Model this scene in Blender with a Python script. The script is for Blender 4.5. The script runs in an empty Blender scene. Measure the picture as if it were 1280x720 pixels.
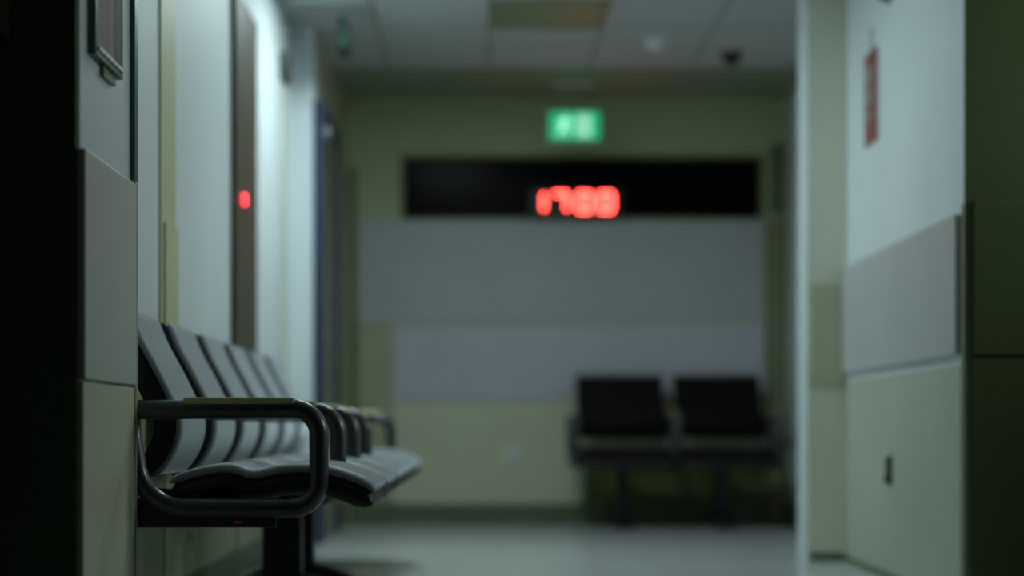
import bpy, bmesh, math, random
from mathutils import Vector, Matrix
random.seed(7)
SC = bpy.context.scene
COL = SC.collection
F = 2214.0; VX = 600.0; HY = 536.0; CH = 0.546

# ------------------------------------------------------------------ materials
def mat(name, col, rough=0.6, noise=0.06, scale=6.0, bump=0.0, emit=None, estr=0.0, spec=0.5, metal=0.0, coat=0.0):
    m = bpy.data.materials.new(name); m.use_nodes = True
    nt = m.node_tree; b = nt.nodes['Principled BSDF']
    b.inputs['Roughness'].default_value = rough
    b.inputs['Specular IOR Level'].default_value = spec
    b.inputs['Metallic'].default_value = metal
    b.inputs['Coat Weight'].default_value = coat
    tc = nt.nodes.new('ShaderNodeTexCoord')
    n = nt.nodes.new('ShaderNodeTexNoise'); n.inputs['Scale'].default_value = scale; n.inputs['Detail'].default_value = 5
    nt.links.new(tc.outputs['Object'], n.inputs['Vector'])
    r = nt.nodes.new('ShaderNodeMapRange')
    r.inputs[1].default_value = 0.3; r.inputs[2].default_value = 0.7
    r.inputs[3].default_value = 1 - noise; r.inputs[4].default_value = 1 + noise
    nt.links.new(n.outputs['Fac'], r.inputs[0])
    mx = nt.nodes.new('ShaderNodeMix'); mx.data_type = 'RGBA'; mx.blend_type = 'MULTIPLY'
    mx.inputs[0].default_value = 1; mx.inputs[6].default_value = (*col, 1)
    nt.links.new(r.outputs[0], mx.inputs[7]); nt.links.new(mx.outputs[2], b.inputs['Base Color'])
    if bump:
        bp = nt.nodes.new('ShaderNodeBump'); bp.inputs['Strength'].default_value = bump; bp.inputs['Distance'].default_value = 0.004
        n2 = nt.nodes.new('ShaderNodeTexNoise'); n2.inputs['Scale'].default_value = scale * 25; n2.inputs['Detail'].default_value = 3
        nt.links.new(tc.outputs['Object'], n2.inputs['Vector'])
        nt.links.new(n2.outputs['Fac'], bp.inputs['Height']); nt.links.new(bp.outputs[0], b.inputs['Normal'])
    if emit:
        b.inputs['Emission Color'].default_value = (*emit, 1); b.inputs['Emission Strength'].default_value = estr
    return m

M = {}
M['white'] = mat('cool white wall paint', (.70, .77, .79), .55, .03, 2, .05)
M['cream'] = mat('cream wall paint', (.60, .62, .44), .5, .04, 2, .05)
M['olive'] = mat('olive guard panel', (.40, .42, .27), .45, .05, 3)
M['dolive'] = mat('dark olive laminate', (.22, .24, .12), .5, .06, 3)
M['lilac'] = mat('pale lilac laminate', (.56, .56, .62), .42, .03, 3)
M['grey'] = mat('grey laminate', (.48, .50, .50), .42, .03, 3)
M['base'] = mat('dark green skirting', (.13, .16, .09), .45, .06, 5)
M['blue'] = mat('dark blue paint', (.03, .045, .095), .4, .06, 5)
M['green'] = mat('dark green trim', (.02, .10, .07), .4, .08, 5)
M['pband'] = mat('olive guard laminate', (.52, .55, .37), .45, .05, 3)
M['pad'] = mat('armrest highlight tone', (.50, .53, .25), .45, .12, 14)  # highlight along the armrest tops, set as a pale colour
M['seat_shade'] = mat('under-seat shade tone', (.10, .125, .03), .6, .08, 3)
M['ceil_shade'] = mat('shaded ceiling tone', (.27, .35, .22), .7, .05, 3)
M['pil'] = mat('warm pale wall paint', (.74, .76, .60), .5, .04, 2, .05)
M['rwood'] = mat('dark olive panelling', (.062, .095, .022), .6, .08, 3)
M['strip'] = mat('yellow green gloss paint', (.56, .60, .36), .5, .04, 4)
M['lshade'] = mat('shaded end face tone', (.07, .13, .035), .6, .08, 4)
M['backup'] = mat('olive grey wall paint', (.47, .53, .30), .5, .04, 2, .05)
M['band'] = mat('grey green laminate', (.56, .60, .54), .45, .03, 3)
M['rlow'] = mat('grey green gloss paint', (.47, .53, .42), .4, .04, 3)
M['doorw'] = mat('olive brown door veneer', (.20, .20, .13), .5, .08, 4)
M['lobby'] = mat('lobby wall paint', (.07, .08, .04), .7, .05, 2)
M['seat'] = mat('dark grey seat fabric', (.33, .365, .395), .5, .08, 14, .12, spec=.4)
_b = M['seat'].node_tree.nodes['Principled BSDF']
_b.inputs['Sheen Weight'].default_value = 1.0; _b.inputs['Sheen Roughness'].default_value = .38; _b.inputs['Sheen Tint'].default_value = (.85, .95, 1, 1)
M['blk'] = mat('black seat vinyl', (.006, .0065, .006), .6, .1, 12, .08, spec=.12)
M['shell'] = mat('black seat shell', (.012, .014, .014), .45, .1, 9)
M['tube'] = mat('black armrest plastic', (.018, .024, .026), .4, .1, 9, spec=.9, coat=.4)
M['steel'] = mat('black painted steel', (.012, .013, .013), .4, .1, 9)
M['dark'] = mat('black plastic', (.008, .008, .009), .4, .1, 9)
M['glass'] = mat('night dark glass', (.003, .003, .004), .2, .1, 2, spec=.03)
M['fix'] = mat('white plastic', (.72, .72, .70), .45, .03, 6)
M['greyp'] = mat('grey plastic', (.07, .08, .06), .5, .05, 8)
M['det'] = mat('bright white plastic', (.9, .92, .9), .4, .02, 6)
M['off'] = mat('unlit lamp diffuser', (.22, .29, .16), .5, .04, 12)
M['dgreen'] = mat('deep green enamel', (.004, .035, .022), .5, .08, 5)
M['alu'] = mat('brushed metal', (.4, .41, .38), .4, .05, 30, metal=.8)
M['red'] = mat('red sign paint', (.30, .075, .06), .5, .08, 10)
M['palered'] = mat('pale sign print', (.30, .26, .24), .5, .08, 10)
M['dred'] = mat('deep red strip', (.14, .012, .01), .6, .1, 8)
M['lamp'] = mat('lit diffuser', (.8, .8, .8), .5, .0, 5, emit=(.80, 1.0, 1.0), estr=13)
M['lamp2'] = mat('lit diffuser bright', (.8, .8, .8), .5, .0, 5, emit=(.80, 1.0, 1.02), estr=30)
M['led'] = mat('red led', (.3, .02, .02), .5, 0, 5, emit=(1.0, .058, .044), estr=12)
M['ledr'] = mat('red indicator', (.3, .02, .02), .5, 0, 5, emit=(1.0, .03, .05), estr=5)
M['sgreen'] = mat('lit green sign face', (.02, .3, .15), .4, 0, 5, emit=(.008, .42, .165), estr=.9)
M['swhite'] = mat('lit pale sign print', (.6, .8, .7), .4, 0, 5, emit=(.40, 1.0, .68), estr=.62)
M['orange'] = mat('orange sticker', (.6, .09, .03), .5, .1, 20)

def wood():
    m = bpy.data.materials.new('dark brown wood veneer'); m.use_nodes = True
    nt = m.node_tree; b = nt.nodes['Principled BSDF']; b.inputs['Roughness'].default_value = .5
    tc = nt.nodes.new('ShaderNodeTexCoord'); mp = nt.nodes.new('ShaderNodeMapping'); mp.inputs['Scale'].default_value = (14, 14, .9)
    n = nt.nodes.new('ShaderNodeTexNoise'); n.inputs['Scale'].default_value = 3; n.inputs['Detail'].default_value = 8
    r = nt.nodes.new('ShaderNodeValToRGB')
    r.color_ramp.elements[0].position = .3; r.color_ramp.elements[0].color = (.050, .044, .022, 1)
    r.color_ramp.elements[1].position = .7; r.color_ramp.elements[1].color = (.098, .082, .046, 1)
    nt.links.new(tc.outputs['Object'], mp.inputs[0]); nt.links.new(mp.outputs[0], n.inputs['Vector'])
    nt.links.new(n.outputs['Fac'], r.inputs[0]); nt.links.new(r.outputs[0], b.inputs['Base Color'])
    return m
M['wood'] = wood()

def tiled(name, c0, c1, pitch, off, width, rough, noise, bump=0.0):
    """a surface with straight joints along x and y at the given pitch"""
    m = bpy.data.materials.new(name); m.use_nodes = True
    nt = m.node_tree; b = nt.nodes['Principled BSDF']; b.inputs['Roughness'].default_value = rough
    L = nt.links.new
    g = nt.nodes.new('ShaderNodeNewGeometry'); s = nt.nodes.new('ShaderNodeSeparateXYZ'); L(g.outputs['Position'], s.inputs[0])
    outs = []
    for k in (0, 1):
        a = nt.nodes.new('ShaderNodeMath'); a.operation = 'SUBTRACT'; a.inputs[1].default_value = off[k]; L(s.outputs[k], a.inputs[0])
        d = nt.nodes.new('ShaderNodeMath'); d.operation = 'PINGPONG'; d.inputs[1].default_value = pitch[k] / 2; L(a.outputs[0], d.inputs[0])
        l = nt.nodes.new('ShaderNodeMath'); l.operation = 'LESS_THAN'; l.inputs[1].default_value = width; L(d.outputs[0], l.inputs[0])
        outs.append(l.outputs[0])
    mxm = nt.nodes.new('ShaderNodeMath'); mxm.operation = 'MAXIMUM'; L(outs[0], mxm.inputs[0]); L(outs[1], mxm.inputs[1])
    n = nt.nodes.new('ShaderNodeTexNoise'); n.inputs['Scale'].default_value = 5; n.inputs['Detail'].default_value = 6; L(g.outputs['Position'], n.inputs['Vector'])
    r = nt.nodes.new('ShaderNodeMapRange'); r.inputs[1].default_value = .3; r.inputs[2].default_value = .7; r.inputs[3].default_value = 1 - noise; r.inputs[4].default_value = 1 + noise
    L(n.outputs['Fac'], r.inputs[0])
    mx = nt.nodes.new('ShaderNodeMix'); mx.data_type = 'RGBA'; mx.inputs[6].default_value = (*c0, 1); mx.inputs[7].default_value = (*c1, 1); L(mxm.outputs[0], mx.inputs[0])
    m2 = nt.nodes.new('ShaderNodeMix'); m2.data_type = 'RGBA'; m2.blend_type = 'MULTIPLY'; m2.inputs[0].default_value = 1
    L(mx.outputs[2], m2.inputs[6]); L(r.outputs[0], m2.inputs[7]); L(m2.outputs[2], b.inputs['Base Color'])
    return m
M['ceil'] = tiled('ceiling tiles', (.55, .58, .57), (.34, .36, .33), (.535, 1.07), (.045, 8.43), .011, .8, .03)
M['floor'] = tiled('vinyl floor', (.50, .53, .53), (.40, .43, .42), (.6, .6), (.1, .2), .003, .22, .06)

def poster_mat():
    m = bpy.data.materials.new('faded notice print'); m.use_nodes = True
    nt = m.node_tree; b = nt.nodes['Principled BSDF']; b.inputs['Roughness'].default_value = .65
    L = nt.links.new
    tc = nt.nodes.new('ShaderNodeTexCoord'); s = nt.nodes.new('ShaderNodeSeparateXYZ'); L(tc.outputs['Generated'], s.inputs[0])
    r = nt.nodes.new('ShaderNodeValToRGB'); cr = r.color_ramp; cr.interpolation = 'CONSTANT'
    cr.elements[0].position = 0; cr.elements[0].color = (.15, .155, .145, 1)
    cr.elements[1].position = .3; cr.elements[1].color = (.23, .10, .10, 1)
    for p, c in ((.45, (.19, .15, .14, 1)), (.56, (.30, .20, .19, 1)), (.62, (.07, .03, .02, 1)), (.85, (.085, .065, .055, 1))):
        e = cr.elements.new(p); e.color = c
    n = nt.nodes.new('ShaderNodeTexNoise'); n.inputs['Scale'].default_value = 6; L(tc.outputs['Generated'], n.inputs['Vector'])
    a = nt.nodes.new('ShaderNodeMath'); a.operation = 'MULTIPLY_ADD'; a.inputs[1].default_value = .22; L(n.outputs['Fac'], a.inputs[0])
    o = nt.nodes.new('ShaderNodeMath'); o.operation = 'SUBTRACT'; o.inputs[1].default_value = .11; L(s.outputs[1], o.inputs[0]); L(o.outputs[0], a.inputs[2])
    L(a.outputs[0], r.inputs[0]); L(r.outputs[0], b.inputs['Base Color'])
    return m
M['poster'] = poster_mat()

# ------------------------------------------------------------------ mesh helpers
def bm_new(): return bmesh.new()
def bx(bm, x0, x1, y0, y1, z0, z1, bev=0.0, seg=2):
    r = bmesh.ops.create_cube(bm, size=1)
    vs = r['verts']
    for v in vs:
        v.co = Vector(((x0 + x1) / 2 + v.co.x * (x1 - x0), (y0 + y1) / 2 + v.co.y * (y1 - y0), (z0 + z1) / 2 + v.co.z * (z1 - z0)))
    if bev:
        es = list({e for v in vs for e in v.link_edges})
        bmesh.ops.bevel(bm, geom=es, offset=bev, segments=seg, profile=.5, affect='EDGES')
    return bm
def cyl(bm, c, r, depth, axis='Z', seg=24, r2=None, bev=0.0):
    q = bmesh.ops.create_cone(bm, cap_ends=True, segments=seg, radius1=r, radius2=r if r2 is None else r2, depth=depth)
    rot = {'Z': Matrix(), 'X': Matrix.Rotation(math.pi / 2, 4, 'Y'), 'Y': Matrix.Rotation(-math.pi / 2, 4, 'X')}[axis]
    bmesh.ops.transform(bm, matrix=Matrix.Translation(c) @ rot, verts=q['verts'])
    return bm
def prism(bm, pts, z0, z1):
    lo = [bm.verts.new((x, y, z0)) for x, y in pts]; hi = [bm.verts.new((x, y, z1)) for x, y in pts]
    n = len(pts)
    bm.faces.new(lo[::-1]); bm.faces.new(hi)
    for i in range(n): bm.faces.new((lo[i], lo[(i + 1) % n], hi[(i + 1) % n], hi[i]))
    bmesh.ops.recalc_face_normals(bm, faces=bm.faces[:])
    return bm
def tube(bm, pts, ra, rb=None, closed=False, seg=12, yaxis=Vector((0, 1, 0))):
    """sweep an oval (ra in the plane of the path, rb along y) along a path lying in the xz plane"""
    rb = rb or ra; n = len(pts); rings = []
    for i, p in enumerate(pts):
        a = pts[(i - 1) % n] if closed or i > 0 else p
        b = pts[(i + 1) % n] if closed or i < n - 1 else p
        t = (Vector(b) - Vector(a)).normalized(); nn = t.cross(yaxis).normalized()
        rings.append([bm.verts.new(Vector(p) + nn * ra * math.cos(2 * math.pi * k / seg) + yaxis * rb * math.sin(2 * math.pi * k / seg)) for k in range(seg)])
    for i in range(n if closed else n - 1):
        A, B = rings[i], rings[(i + 1) % n]
        for k in range(seg): bm.faces.new((A[k], A[(k + 1) % seg], B[(k + 1) % seg], B[k]))
    if not closed: bm.faces.new(rings[0][::-1]); bm.faces.new(rings[-1])
    bmesh.ops.recalc_face_normals(bm, faces=bm.faces[:])
    return bm
def round_path(corners, rad, seg=8, closed=True):
    """corner list (x,z) with radii -> smooth path"""
    out = []; n = len(corners)
    for i in range(n):
        p = Vector(corners[i])
        if not closed and i in (0, n - 1): out.append(p); continue
        a = (Vector(corners[i - 1]) - p).normalized(); b = (Vector(corners[(i + 1) % n]) - p).normalized()
        th = a.angle(b); r = rad[i]; d = r / math.tan(th / 2)
        c = p + (a + b).normalized() * (r / math.sin(th / 2))
        s = p + a * d; e = p + b * d
        a0 = math.atan2(s.y - c.y, s.x - c.x); a1 = math.atan2(e.y - c.y, e.x - c.x)
        while a1 - a0 > math.pi: a1 -= 2 * math.pi
        while a1 - a0 < -math.pi: a1 += 2 * math.pi
        for k in range(seg + 1):
            t = a0 + (a1 - a0) * k / seg; out.append(Vector((c.x + r * math.cos(t), c.y + r * math.sin(t))))
    return out
def obj(name, bm, m, parent=None, smooth=False):
    me = bpy.data.meshes.new(name); bm.to_mesh(me); bm.free()
    me.materials.append(m)
    if smooth:
        for p in me.polygons: p.use_smooth = True
    o = bpy.data.objects.new(name, me); COL.objects.link(o)
    if parent: o.parent = parent
    return o
def struct(name, bm, m): o = obj(name, bm, m); o['kind'] = 'structure'; return o
def tag(o, label, cat, group=None):
    o['label'] = label; o['category'] = cat
    if group: o['group'] = group
    return o
def thing(name, label, cat, loc=(0, 0, 0), rz=0.0, group=None):
    o = bpy.data.objects.new(name, None); COL.objects.link(o); o.location = loc; o.rotation_euler = (0, 0, rz)
    o.empty_display_size = .1
    return tag(o, label, cat, group)
def box(x0, x1, y0, y1, z0, z1, bev=0.0): return bx(bm_new(), x0, x1, y0, y1, z0, z1, bev)

# ------------------------------------------------------------------ the setting
ZC = 2.462
DB = 10.2
struct('floor', box(-3.2, 3.2, -1.6, DB + .2, -.1, 0), M['floor'])
struct('ceiling', box(-3.2, 3.2, -1.6, DB + .2, ZC, ZC + .1), M['ceil'])
struct('trim_26', box(-.785, 1.76, 9.40, DB, ZC - .006, ZC), M['ceil_shade'])             # added strip, its dark colour stands for shade at the ceiling's end
# dark lobby around the camera
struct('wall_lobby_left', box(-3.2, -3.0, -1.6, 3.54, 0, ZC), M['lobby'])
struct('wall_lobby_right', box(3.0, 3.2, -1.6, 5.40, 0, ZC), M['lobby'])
struct('wall_lobby_rear', box(-3.2, 3.2, -1.8, -1.6, 0, ZC), M['lobby'])

# near left wall block with its guard panels
def prism_wall(pts, m, name, z0=0, z1=ZC): return struct(name, prism(bm_new(), pts, z0, z1), m)
struct('wall_left_near', box(-3.2, -.80, 3.54, 4.07, 0, ZC), M['white'])
struct('trim_1', box(-.802, -.785, 3.525, 4.045, .645, 1.105, .003), M['band'])      # guard band on it
struct('trim_2', box(-.802, -.790, 3.53, 4.05, 0, .640, .002), M['cream'])           # wainscot below
struct('trim_3', box(-.802, -.788, 4.045, 4.085, 1.115, ZC, .002), M['green'])       # green corner strip
struct('trim_4', box(-.802, -.787, 4.05, 4.08, 0, 1.112, .003), M['olive'])          # corner bead
struct('trim_20', box(-3.0, -.803, 3.522, 3.54, 0, ZC), M['lshade'])                    # sheet over the end face, shadow put into its dark colour
# recess behind the benches
struct('wall_left', box(-3.2, -.90, 4.07, 8.40, 0, ZC), M['white'])
struct('trim_5', box(-.902, -.893, 4.96, 5.20, 0, ZC, .002), M['strip'])             # olive pilaster strip
struct('trim_6', box(-.902, -.886, 5.0, 5.21, 0, 1.13, .003), M['strip'])
struct('trim_24', box(-.902, -.892, 5.22, 8.25, .10, .73, .002), M['backup'])
struct('trim_25', box(-.902, -.892, 4.09, 4.955, .10, .73, .002), M['backup'])
struct('baseboard_left', box(-.902, -.886, 4.09, 4.98, 0, .10, .003), M['base'])
struct('baseboard_left_rear', box(-.902, -.886, 5.27, 8.39, 0, .10, .003), M['base'])
# projecting wall with the blue door
struct('wall_left_far', box(-3.2, -.785, 8.40, DB, 0, ZC), M['white'])
struct('trim_21', box(-.787, -.777, 9.45, DB - .001, 0, ZC, .002), M['olive'])
struct('trim_22', box(-.787, -.777, 8.45, 9.45, 2.115, ZC, .002), M['olive'])
struct('baseboard_left_far', box(-.780, -.768, 9.46, DB - .01, 0, .12, .003), M['base'])
# the far wall with an opening for the window
WX0, WX1, WZ0, WZ1 = -.437, 1.613, 1.762, 2.104
b = bm_new()
bx(b, -3.2, 3.2, DB, DB + .2, 0, WZ0); bx(b, -3.2, 3.2, DB, DB + .2, WZ1, ZC)
bx(b, -3.2, WX0, DB, DB + .2, WZ0, WZ1); bx(b, WX1, 3.2, DB, DB + .2, WZ0, WZ1)
struct('wall_back', b, M['backup'])
struct('trim_23', box(-.495, 1.64, DB - .010, DB, .115, .705, .002), M['cream'])
w = bpy.data.objects.new('window_1', None); COL.objects.link(w); w.location = (0, DB, WZ0); w['kind'] = 'structure'
b = bm_new(); t = .022
bx(b, WX0 - t, WX1 + t, -.012, .05, -t, 0, .002); bx(b, WX0 - t, WX1 + t, -.012, .05, WZ1 - WZ0, WZ1 - WZ0 + t, .002)
bx(b, WX0 - t, WX0, -.012, .05, 0, WZ1 - WZ0, .002); bx(b, WX1, WX1 + t, -.012, .05, 0, WZ1 - WZ0, .002)
obj('window_frame', b, M['dolive'], w)
obj('pane', box(WX0, WX1, .06, .075, 0, WZ1 - WZ0), M['glass'], w)
struct('trim_7', box(-.69, 1.64, DB - .012, DB, 1.155, 1.745, .002), M['grey'])
struct('trim_8', box(-.495, 1.64, DB - .016, DB, .712, 1.145, .002), M['lilac'])
struct('trim_9', box(-.70, -.505, DB - .03, DB, .125, 1.15, .004), M['olive'])
struct('trim_27', box(.60, 1.645, DB - .014, DB, .115, .43, .002), M['seat_shade'])             # added dark panel, the shade under the seats put into its colour
struct('trim_10', box(-.745, -.71, DB - .05, DB, .0, 2.04, .006), M['base'])
struct('baseboard_back', box(-.705, 1.75, DB - .02, DB, 0, .115, .004), M['base'])
# right wall, running out of true with the corridor
def rx(d): return 1.379 + .018 * d
def rstrip(name, off, d0, d1, z0, z1, m, back=.03):
    return struct(name, prism(bm_new(), [(rx(d0) - off, d0), (rx(d1) - off, d1), (rx(d1) + back, d1), (rx(d0) + back, d0)], z0, z1), m)
prism_wall([(rx(5.4), 5.4), (rx(7.3), 7.3), (3.2, 7.3), (3.2, 5.4)], M['white'], 'wall_right')
rstrip('trim_11', .020, 5.43, 7.285, .775, 1.204, M['grey'])
rstrip('trim_12', .004, 5.43, 7.285, 0, .742, M['rlow'])
struct('trim_13', box(rx(5.4) - .004, rx(5.4) + .02, 5.385, 5.42, 0, 1.235, .004), M['dolive'])
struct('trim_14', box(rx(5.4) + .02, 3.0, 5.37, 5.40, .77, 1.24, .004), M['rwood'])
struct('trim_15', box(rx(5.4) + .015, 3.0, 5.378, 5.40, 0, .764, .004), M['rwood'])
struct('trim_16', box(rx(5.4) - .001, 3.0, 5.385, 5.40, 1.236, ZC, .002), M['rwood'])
struct('baseboard_right', prism(bm_new(), [(rx(5.45) - .010, 5.45), (rx(7.28) - .010, 7.28), (rx(7.28), 7.28), (rx(5.45), 5.45)], 0, .022), M['base'])
# pilaster
struct('wall_right_pilaster', box(1.355, 3.2, 7.30, 7.50, 0, ZC), M['pil'])
struct('trim_17', box(1.352, 1.505, 7.288, 7.30, .725, 1.143, .003), M['pband'])
struct('trim_18', box(1.345, 1.357, 7.30, 7.50, 0, ZC, .003), M['white'])
struct('baseboard_pilaster', box(1.36, 1.50, 7.29, 7.30, 0, .035, .002), M['base'])
# far right wall
struct('wall_right_far', box(1.76, 3.2, 7.50, DB, 0, ZC), M['white'])
struct('baseboard_right_far', box(1.748, 1.762, 7.52, DB - .02, 0, .12, .003), M['base'])
struct('trim_19', box(1.65, 1.752, DB - .06, DB, 0, 1.74, .006), M['dolive'])

# ------------------------------------------------------------------ linked seating
def back_profile():
    pts = [(-.832, .842), (-.802, .765), (-.762, .69), (-.724, .612), (-.706, .562), (-.714, .508), (-.742, .456), (-.775, .43)]
    out = []
    for i in range(len(pts) - 1):
        p0 = Vector(pts[max(i - 1, 0)]); p1 = Vector(pts[i]); p2 = Vector(pts[i + 1]); p3 = Vector(pts[min(i + 2, len(pts) - 1)])
        for k in range(5):
            u = k / 5
            out.append(.5 * ((2 * p1) + (-p0 + p2) * u + (2 * p0 - 5 * p1 + 4 * p2 - p3) * u * u + (-p0 + 3 * p1 - 3 * p2 + p3) * u ** 3))
    out.append(Vector(pts[-1])); return out
def slab(profile, y0, y1, thick, puff, edge, dirn, ncol=17, taper=0.0):
    """a pad swept from a profile in xz; front surface puffed, edges rounded off, closed at the rear"""
    bm = bm_new(); n = len(profile); front = []; rear = []
    L = [0]
    for i in range(1, n): L.append(L[-1] + (profile[i] - profile[i - 1]).length)
    for i, p in enumerate(profile):
        a = profile[max(i - 1, 0)]; c = profile[min(i + 1, n - 1)]
        t = (c - a).normalized(); nn = Vector((-t.y, t.x)) * dirn
        de = min(L[i], L[-1] - L[i]); fi = 1 - max(0, 1 - de / edge) ** 2
        rf, rr = [], []
        w = 1 - taper * max(0, 1 - min(L[i], L[-1] - L[i]) / (edge * 1.4)) ** 2
        for j in range(ncol):
            u = (1 - math.cos(math.pi * j / (ncol - 1))) / 2
            y = (y0 + y1) / 2 + (u - .5) * (y1 - y0) * w
            dj = min(u, 1 - u) * (y1 - y0); fj = 1 - max(0, 1 - dj / edge) ** 2
            h = -thick * .5 + (thick * .5 + puff) * math.sqrt(max(fi * fj, 0))
            q = p + nn * h; rf.append(bm.verts.new((q.x, y, q.y)))
            h2 = -thick * .5 - thick * .5 * math.sqrt(max(fi * fj, 0)); q = p + nn * h2
            rr.append(bm.verts.new((q.x, y, q.y)))
        front.append(rf); rear.append(rr)
    for S, fl in ((front, False), (rear, True)):
        for i in range(n - 1):
            for j in range(ncol - 1):
                f = (S[i][j], S[i][j + 1], S[i + 1][j + 1], S[i + 1][j]); bm.faces.new(f[::-1] if fl else f)
    bmesh.ops.remove_doubles(bm, verts=bm.verts[:], dist=.00005)
    # close the rim where the two skins are apart
    es = [e for e in bm.edges if len(e.link_faces) == 1]
    if es: bmesh.ops.bridge_loops(bm, edges=es) if False else bmesh.ops.holes_fill(bm, edges=es, sides=0)
    bmesh.ops.recalc_face_normals(bm, faces=bm.faces[:])
    return bm
BP = back_profile()
def seat_profile():
    pts = [(-.735, .425), (-.70, .437), (-.64, .453), (-.58, .458), (-.53, .444), (-.47, .455), (-.42, .458), (-.36, .455), (-.30, .438), (-.26, .420), (-.235, .404)]
    out = []
    for i in range(len(pts) - 1):
        p0 = Vector(pts[max(i - 1, 0)]); p1 = Vector(pts[i]); p2 = Vector(pts[i + 1]); p3 = Vector(pts[min(i + 2, len(pts) - 1)])
        for k in range(4):
            u = k / 4
            out.append(.5 * ((2 * p1) + (-p0 + p2) * u + (2 * p0 - 5 * p1 + 4 * p2 - p3) * u * u + (-p0 + 3 * p1 - 3 * p2 + p3) * u ** 3))
    out.append(Vector(pts[-1])); return out
SPF = seat_profile()
ARM = round_path([(-.815, .590), (-.372, .592), (-.372, .362), (-.775, .362)], [.02, .058, .062, .11], 9)
PITCH = .55
proto = {}
def copy_part(o, name, parent, y):
    c = o.copy(); c.name = name; COL.objects.link(c); c.parent = parent; c.location = (0, y, o.location.z); return c
def bench(label, loc, rz, nseat, arms, peds, sticker=False, mg=(.035, .084), pad='seat', edge=.010, bp=BP, drop=0.0):
    proto.clear()
    root = thing('beam_seating', label, 'bench', loc, rz)
    ln = nseat * PITCH
    for i in range(nseat):
        y = i * PITCH
        if 'seat' not in proto:
            proto['seat'] = obj('seat', slab([p + Vector((0, -.013)) for p in SPF], mg[0], PITCH - mg[0], .055, .006, .05, 1), M['shell'], root, True)
            proto['seat_cushion'] = obj('seat_cushion', slab(SPF[1:-1], mg[0] + .008, PITCH - mg[0] - .008, .018, .008, .035, 1, 21), M[pad], proto['seat'], True)
            proto['backrest'] = obj('backrest', slab([p + Vector((-.013, -.003)) for p in bp], mg[1], PITCH - mg[1], .052, .002, .014, 1, 21), M['shell'], root, True)
            proto['back_cushion'] = obj('back_cushion', slab(bp[1:-1], mg[1] + .006, PITCH - mg[1] - .006, .014, .003, edge, 1, 25), M[pad], proto['backrest'], True)
            b_ = bm_new()
            prism_pts = [(-.80, .40), (-.72, .395), (-.50, .392), (-.46, .375), (-.48, .335), (-.79, .325)]
            v0 = [b_.verts.new((x, PITCH / 2 - .02, z)) for x, z in prism_pts]; v1 = [b_.verts.new((x, PITCH / 2 + .02, z)) for x, z in prism_pts]
            b_.faces.new(v0); b_.faces.new(v1[::-1])
            for k in range(6): b_.faces.new((v0[k], v1[k], v1[(k + 1) % 6], v0[(k + 1) % 6]))
            bmesh.ops.recalc_face_normals(b_, faces=b_.faces[:])
            proto['seat_bracket'] = obj('seat_bracket', b_, M['steel'], root)
            b_ = tube(bm_new(), [(p.x, 0, p.y) for p in ARM], .0225, .026, True, 14)
            proto['armrest'] = obj('armrest', b_, M['tube'], root, True)
            proto['armrest'].location = (0, arms[0] * PITCH, 0)
            proto['seat'].location.z = -drop
            proto['armrest_highlight_cap'] = obj('armrest_highlight_cap', bx(bm_new(), -.685, -.425, -.023, .023, .598, .619, .0100, 4), M['pad'], proto['armrest'], True)  # added cap, its pale colour stands for the armrest's highlight
            first = True
        else:
            s = copy_part(proto['seat'], 'seat', root, y); copy_part(proto['seat_cushion'], 'seat_cushion', s, 0)
            s = copy_part(proto['backrest'], 'backrest', root, y); copy_part(proto['back_cushion'], 'back_cushion', s, 0)
            copy_part(proto['seat_bracket'], 'seat_bracket', root, y); first = False
    for k, a in enumerate(arms):
        if proto['armrest'].parent == root and k == 0: continue
        s = copy_part(proto['armrest'], 'armrest', root, a * PITCH); copy_part(proto['armrest_highlight_cap'], 'armrest_highlight_cap', s, 0)
    obj('beam', box(-.655, -.575, -.004, ln + .004, .325, .385, .006), M['steel'], root)
    for a in (0, 1):                                        # end plate under the outermost armrests
        ye = .0 if a == 0 else ln
        obj('end_plate', box(-.80, -.47, ye - .006, ye + .006, .318, .385, .004), M['steel'], root)
    for p in peds:
        y = p * PITCH
        b_ = bm_new(); prism(b_, [(-.675, y - .035), (-.555, y - .035), (-.555, y + .035), (-.675, y + .035)], .06, .33)
        pd = obj('pedestal', b_, M['steel'], root)
        b_ = bm_new()
        pf = [(-.84, .0), (-.84, .03), (-.72, .085), (-.615, .105), (-.51, .085), (-.36, .03), (-.36, .0)]
        v0 = [b_.verts.new((x, y - .045, z)) for x, z in pf]; v1 = [b_.verts.new((x, y + .045, z)) for x, z in pf]
        b_.faces.new(v0); b_.faces.new(v1[::-1])
        for k in range(7): b_.faces.new((v0[k], v1[k], v1[(k + 1) % 7], v0[(k + 1) % 7]))
        bmesh.ops.recalc_face_normals(b_, faces=b_.faces[:])
        obj('foot', b_, M['steel'], pd)
    if sticker:
        s = obj('sticker', box(-.568, -.548, -.0095, -.0055, .327, .334, .001), M['orange'], root); s['label'] = 'small orange sticker'
    return root
bench('long row of dark grey waiting seats with black loop armrests along the left wall', (0, 4.09, 0), 0, 6, (0, 1, 2, 3, 6), (2.62, 3.35), True)
# the pair at the far wall: local +x turns to face the camera
bench('pair of black waiting seats standing under the dark window at the far wall', (.512, 9.18, 0), -math.pi / 2, 2, (0, 1, 2), (.5, 1.5), False, (.03, .028), 'blk', .02, BP[:29], .034).scale = (1, 1, 1.025)

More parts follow.
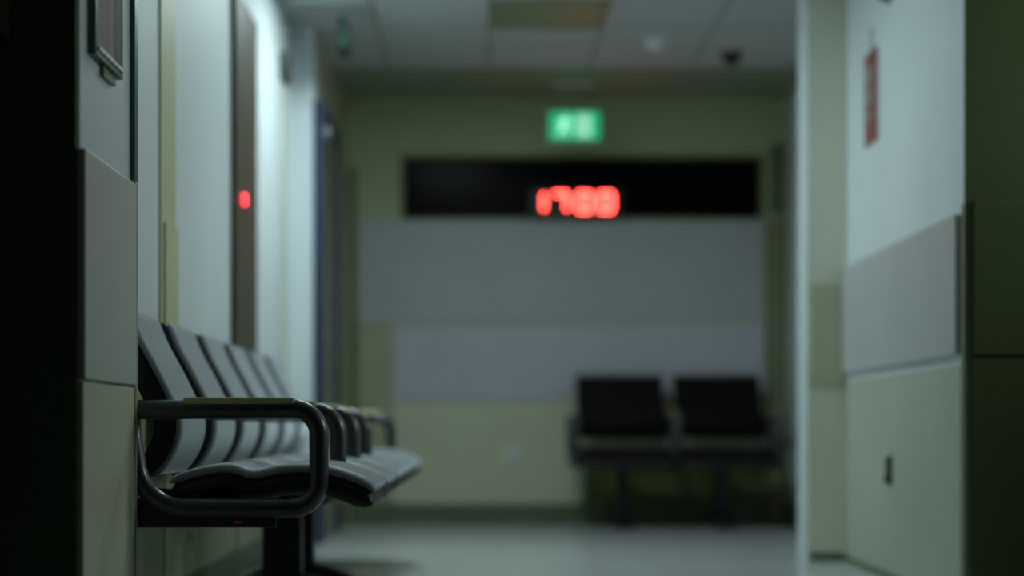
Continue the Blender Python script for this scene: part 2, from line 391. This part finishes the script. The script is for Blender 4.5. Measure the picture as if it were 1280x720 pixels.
# ------------------------------------------------------------------ things on ceiling
def ceiling_light(label, x0, x1, y0, y1, dm, group=None):
    cx, cy = (x0 + x1) / 2, (y0 + y1) / 2
    t_ = thing('ceiling_light', label, 'ceiling light', (cx, cy, ZC), 0, group)
    hx, hy = (x1 - x0) / 2, (y1 - y0) / 2; b_ = bm_new(); e = .025
    bx(b_, -hx, hx, -hy, -hy + e, -.015, 0, .003); bx(b_, -hx, hx, hy - e, hy, -.015, 0, .003)
    bx(b_, -hx, -hx + e, -hy + e, hy - e, -.015, 0, .003); bx(b_, hx - e, hx, -hy + e, hy - e, -.015, 0, .003)
    obj('light_frame', b_, M['dolive'] if dm is M['off'] else M['fix'], t_)
    obj('diffuser', box(-hx + e, hx - e, -hy + e, hy - e, -.010, -.001), dm, t_)
    return t_
ceiling_light('unlit square ceiling panel light in the tiles before the exit sign', .05, .575, 7.90, 8.43, M['off'])
ceiling_light('lit ceiling panel light above the middle of the seat row, just out of frame', .05, .575, 5.96, 6.49, M['lamp'])
ceiling_light('lit ceiling panel light nearest the unlit panel, just above the frame', -.485, .04, 7.20, 7.73, M['lamp2'])
sd = thing('smoke_detector', 'small round white smoke detector on the ceiling tiles right of the unlit light', 'smoke detector', (.86, 8.70, ZC))
obj('base', cyl(bm_new(), (0, 0, -.008), .065, .016, seg=28), M['det'], sd, True)
obj('sensor_cap', cyl(bm_new(), (0, 0, -.036), .03, .042, seg=28, r2=.055), M['det'], sd, True)
cm = thing('dome_camera', 'small dark dome camera on the ceiling near the right wall', 'camera', (1.28, 9.02, ZC))
obj('collar', cyl(bm_new(), (0, 0, -.012), .055, .024, seg=28), M['greyp'], cm, True)
b = bm_new(); bmesh.ops.create_uvsphere(b, u_segments=24, v_segments=12, radius=.044)
for v in b.verts: v.co.z -= .026
obj('dome', b, M['dark'], cm, True)
# green sign projecting from the left wall
pj = thing('projecting_sign', 'narrow dark green sign hanging edge-on from a bracket off the left wall', 'sign', (-.62, 8.10, 2.40))
obj('sign_plate', box(-.022, .022, -.12, .12, -.135, .005, .004), M['dgreen'], pj)
obj('bracket', box(-.28, .03, -.008, .008, .005, .02, .002), M['alu'], pj)

# ------------------------------------------------------------------ far wall
ex = thing('exit_sign', 'lit green exit sign with pale figure hanging in front of the far wall', 'exit sign', (.521, 9.80, 2.213))
obj('ceiling_plate', box(-.11, .11, -.05, .02, .225, .243, .004), M['fix'], ex)
for x_ in (-.09, .09): obj('hanging_rod', cyl(bm_new(), (x_, -.025, .155), .004, .15, seg=10), M['alu'], ex)
obj('housing', box(-.145, .145, -.05, 0, -.085, .085, .008), M['green'], ex)
obj('sign_face', box(-.140, .140, -.056, -.050, -.080, .080, .002), M['sgreen'], ex)
b = bm_new()                                                  # running figure
y0, y1 = -.0600, -.0562
def seg2(bm, p, q, wd):
    wd *= 1.35
    p = Vector(p); q = Vector(q); t_ = (q - p).normalized(); n_ = Vector((-t_.y, t_.x)) * wd / 2
    pts = [p + n_, q + n_, q - n_, p - n_]
    lo = [bm.verts.new((a.x, y0, a.y)) for a in pts]; hi = [bm.verts.new((a.x, y1, a.y)) for a in pts]
    bm.faces.new(lo); bm.faces.new(hi[::-1])
    for k in range(4): bm.faces.new((lo[k], hi[k], hi[(k + 1) % 4], lo[(k + 1) % 4]))
cyl(b, (-.045, (y0 + y1) / 2, .048), .014, y1 - y0, 'Y', 20)
for p, q, wd in (((-.052, .034), (-.066, -.012), .026), ((-.050, .026), (-.024, .014), .012), ((-.024, .014), (-.008, .026), .010), ((-.056, .028), (-.088, .022), .012), ((-.088, .022), (-.098, .000), .010),
                 ((-.064, -.008), (-.036, -.026), .015), ((-.036, -.026), (-.046, -.060), .013), ((-.068, -.010), (-.082, -.040), .015), ((-.082, -.040), (-.110, -.046), .013)):
    seg2(b, p, q, wd)
bmesh.ops.recalc_face_normals(b, faces=b.faces[:])
f_ = obj('running_figure', b, M['swhite'], ex); f_['label'] = 'pale running figure'
b = bm_new()
bx(b, .008, .092, y0, y1, .048, .062); bx(b, .008, .024, y0, y1, -.060, .048); bx(b, .078, .092, y0, y1, -.060, .048)
bx(b, .027, .075, y0, y1, -.060, .042)
f_ = obj('doorway_symbol', b, M['swhite'], ex); f_['label'] = 'pale doorway symbol'

ck = thing('digital_clock', 'red digital clock showing 17 00 in the dark window', 'clock', (.55, DB - .10, WZ0))
obj('clock_case', box(-.27, .27, -.015, .08, .0, .155, .006), M['dark'], ck)
SEGS = {'1': 'bc', '7': 'abc', '0': 'abcdef'}
def digit(ch, xl, xr, z0_, z1_):
    b_ = bm_new(); w_ = .010; zm = (z0_ + z1_) / 2; g = .003
    R = {'a': (xl, xr, z1_ - w_, z1_ + w_), 'd': (xl, xr, z0_ - w_, z0_ + w_), 'g': (xl, xr, zm - w_, zm + w_),
         'b': (xr - w_, xr + w_, zm + g, z1_ - g), 'c': (xr - w_, xr + w_, z0_ + g, zm - g),
         'f': (xl - w_, xl + w_, zm + g, z1_ - g), 'e': (xl - w_, xl + w_, z0_ + g, zm - g)}
    for s_ in SEGS[ch]:
        a = R[s_]; bx(b_, a[0], a[1], -.019, -.0155, a[2], a[3])
    return obj('digit', b_, M['led'], ck)
S_ = 10.08 / F
def lx(px): return (px - VX) * S_ - .55
def lz(py): return CH + (HY - py) * S_ - WZ0
for ch, a, c_ in (('1', 663, 680), ('7', 692, 709), ('0', 723, 738), ('0', 750, 765)):
    digit(ch, lx(a), lx(c_), lz(263), lz(242))

so = thing('wall_socket', 'small white wall socket low on the far wall left of the black seats', 'socket', ((640 - VX) * DB / F, DB - .010, CH - (568 - HY) * DB / F))
obj('plate', box(-.043, .043, -.010, 0, -.043, .043, .004), M['fix'], so)
obj('outlet', cyl(bm_new(), (0, -.013, 0), .022, .012, 'Y', 20), M['fix'], so, True)
bo = thing('notice_box', 'dark box hanging on the wall right of the dark window', 'box', (1.70, DB, 1.98))
obj('case', box(-.04, .04, -.05, 0, -.20, .20, .006), M['dolive'], bo)
obj('lid', box(-.036, .036, -.058, -.05, -.19, .19, .004), M['base'], bo)

# blue door in the projecting left wall
dr = bpy.data.objects.new('door_1', None); COL.objects.link(dr); dr.location = (-.785, 8.40, 0); dr['kind'] = 'structure'
b = bm_new()
bx(b, -.012, .042, 0, .05, 0, 2.11, .004); bx(b, -.012, .042, .98, 1.04, 0, 2.11, .004); bx(b, -.012, .042, .05, .98, 2.06, 2.11, .004)
obj('door_frame', b, M['blue'], dr)
lf = obj('door_leaf', box(.001, .022, .052, .978, .01, 2.058, .003), M['doorw'], dr)
b = bm_new(); cyl(b, (.035, .12, 1.0), .011, .03, 'X', 16); bx(b, .044, .056, .11, .23, .99, 1.01, .004); obj('door_handle', b, M['alu'], lf)
b = bm_new(); bx(b, .022, .062, .10, .30, 1.95, 2.0, .006); bx(b, .040, .052, .30, .52, 1.985, 1.997, .002); obj('door_closer', b, M['alu'], lf)

# ------------------------------------------------------------------ left wall things
wp = thing('wall_panel', 'tall dark brown wooden panel with a red light on the left wall', 'wall panel', (-.90, 6.69, .90))
obj('board', box(0, .022, -.30, .30, -.06, 1.24, .004), M['wood'], wp)
il = obj('indicator_light', cyl(bm_new(), (.030, -.165, .49), .022, .018, 'X', 20), M['ledr'], wp, True); il['label'] = 'glowing red light'
obj('indicator_bezel', cyl(bm_new(), (.024, -.165, .49), .03, .008, 'X', 20), M['dark'], wp, True)
jb = thing('junction_box', 'small grey box high on the left wall with thin trunking below', 'junction box', (-.90, 8.02, 2.18))
obj('cover', box(0, .035, -.10, .10, -.055, .055, .012), M['greyp'], jb, True)
obj('trunking', box(0, .014, .085, .105, -2.08, -.05, .002), M['cream'], jb)
pf_ = thing('framed_notice', 'framed notice with faded pink print on the near left wall', 'framed notice', (-.80, 3.745, 1.31))
b = bm_new(); fw = .012
bx(b, 0, .018, -.135, .135, 0, fw, .001); bx(b, 0, .018, -.135, .135, .45 - fw, .45, .002)
bx(b, 0, .018, -.135, -.135 + fw, fw, .45 - fw, .002); bx(b, 0, .018, .135 - .005, .135, fw, .45 - fw, .002)
obj('picture_frame', b, M['green'], pf_)
obj('print', box(.002, .0165, -.135 + fw, .130, fw, .45 - fw), M['poster'], pf_)
obj('lower_rail', box(.016, .021, -.113, .130, fw, fw + .010, .002), M['alu'], pf_)
obj('hanging_tab', box(.002, .010, -.02, .10, -.022, 0, .002), M['dolive'], pf_)

nb = thing('notice_board', 'almost black notice board with a deep red strip on the left end wall', 'notice board', (-1.09, 3.522, 1.29))  # a dark notice board on the end wall
obj('board', box(-.30, .155, -.018, 0, .0, .50, .004), M['dolive'], nb)
s = obj('header_strip', box(-.30, .155, -.022, -.018, .0, .035, .001), M['dred'], nb); s['label'] = 'deep red strip'

# ------------------------------------------------------------------ right wall things
def rwall(px, py, off=0):   # a point of the right wall seen at this place of the frame
    d = 3053.0 / (px - 640.0); return (rx(d) - off, d, CH + (HY - py) * d / F)
p = rwall(1090.5, 122)
rs = thing('wall_sign', 'narrow red and pale sign hanging on the right wall', 'sign', p, math.atan(-.018))
obj('backing', box(-.010, 0, -.105, .105, -.175, .175, .003), M['red'], rs)
for z_, h_ in ((.085, .035), (.0, .03), (-.07, .014)):
    obj('print_block', box(-.0125, -.010, -.075, .075, z_ - h_, z_ + h_), M['palered'], rs)
obj('hanger', box(-.004, 0, -.006, .006, .175, .27, .001), M['greyp'], rs)
p = rwall(1115, 588)
ha = thing('door_latch', 'small grey recessed latch low on the right wall below the lilac band', 'latch', (p[0] - .004, p[1], p[2]), math.atan(-.018))
obj('latch_plate', box(-.008, 0, -.028, .028, -.055, .055, .003), M['greyp'], ha)
obj('latch_knob', cyl(bm_new(), (-.014, 0, -.03), .016, .016, 'X', 18), M['dark'], ha, True)
obj('latch_grip', box(-.018, -.008, -.008, .008, -.01, .045, .003), M['steel'], ha)
p = rwall(1112, -2)
hk = thing('wall_hook', 'tiny dark hook at the top edge of the right wall', 'hook', p, math.atan(-.018))
obj('hook_plate', box(-.008, 0, -.02, .02, -.02, .03, .003), M['steel'], hk)
obj('hook_peg', cyl(bm_new(), (-.022, 0, .0), .007, .03, 'X', 14), M['steel'], hk, True)

# ------------------------------------------------------------------ light
def area(name, loc, rot, sx, sy, power, col):
    l = bpy.data.lights.new(name, 'AREA'); l.shape = 'RECTANGLE'; l.size = sx; l.size_y = sy; l.energy = power; l.color = col
    o = bpy.data.objects.new(name, l); COL.objects.link(o); o.location = loc; o.rotation_euler = rot; return o
area('lobby_fill_light', (2.95, 4.80, 1.7), (0, math.radians(80), 0), 1.0, .6, 7.5, (.86, 1.0, .96)).data.spread = math.radians(100)  # added unseen fill lamp for the near left wall and seat backs

wd = bpy.data.worlds.new('night'); SC.world = wd; wd.use_nodes = True
bg = wd.node_tree.nodes['Background']; bg.inputs[0].default_value = (.3, .5, .2, 1); bg.inputs[1].default_value = .0012

# ------------------------------------------------------------------ camera
cd = bpy.data.cameras.new('camera'); cam = bpy.data.objects.new('camera', cd); COL.objects.link(cam)
cam.location = (0, 0, CH); cam.rotation_euler = (math.pi / 2, 0, 0)
cd.sensor_fit = 'HORIZONTAL'; cd.sensor_width = 36; cd.lens = F / 1280 * 36
cd.shift_x = (640 - VX) / 1280; cd.shift_y = (HY - 360) / 1280
cd.clip_start = .05
cd.dof.use_dof = True; cd.dof.focus_distance = 4.15; cd.dof.aperture_fstop = cd.lens / 1000 / .058
cd.dof.aperture_blades = 0
SC.camera = cam
SC.view_settings.view_transform = 'Standard'; SC.view_settings.look = 'None'
SC.view_settings.gamma = 1; SC.view_settings.use_curve_mapping = False
SC.view_settings.exposure = 0.0
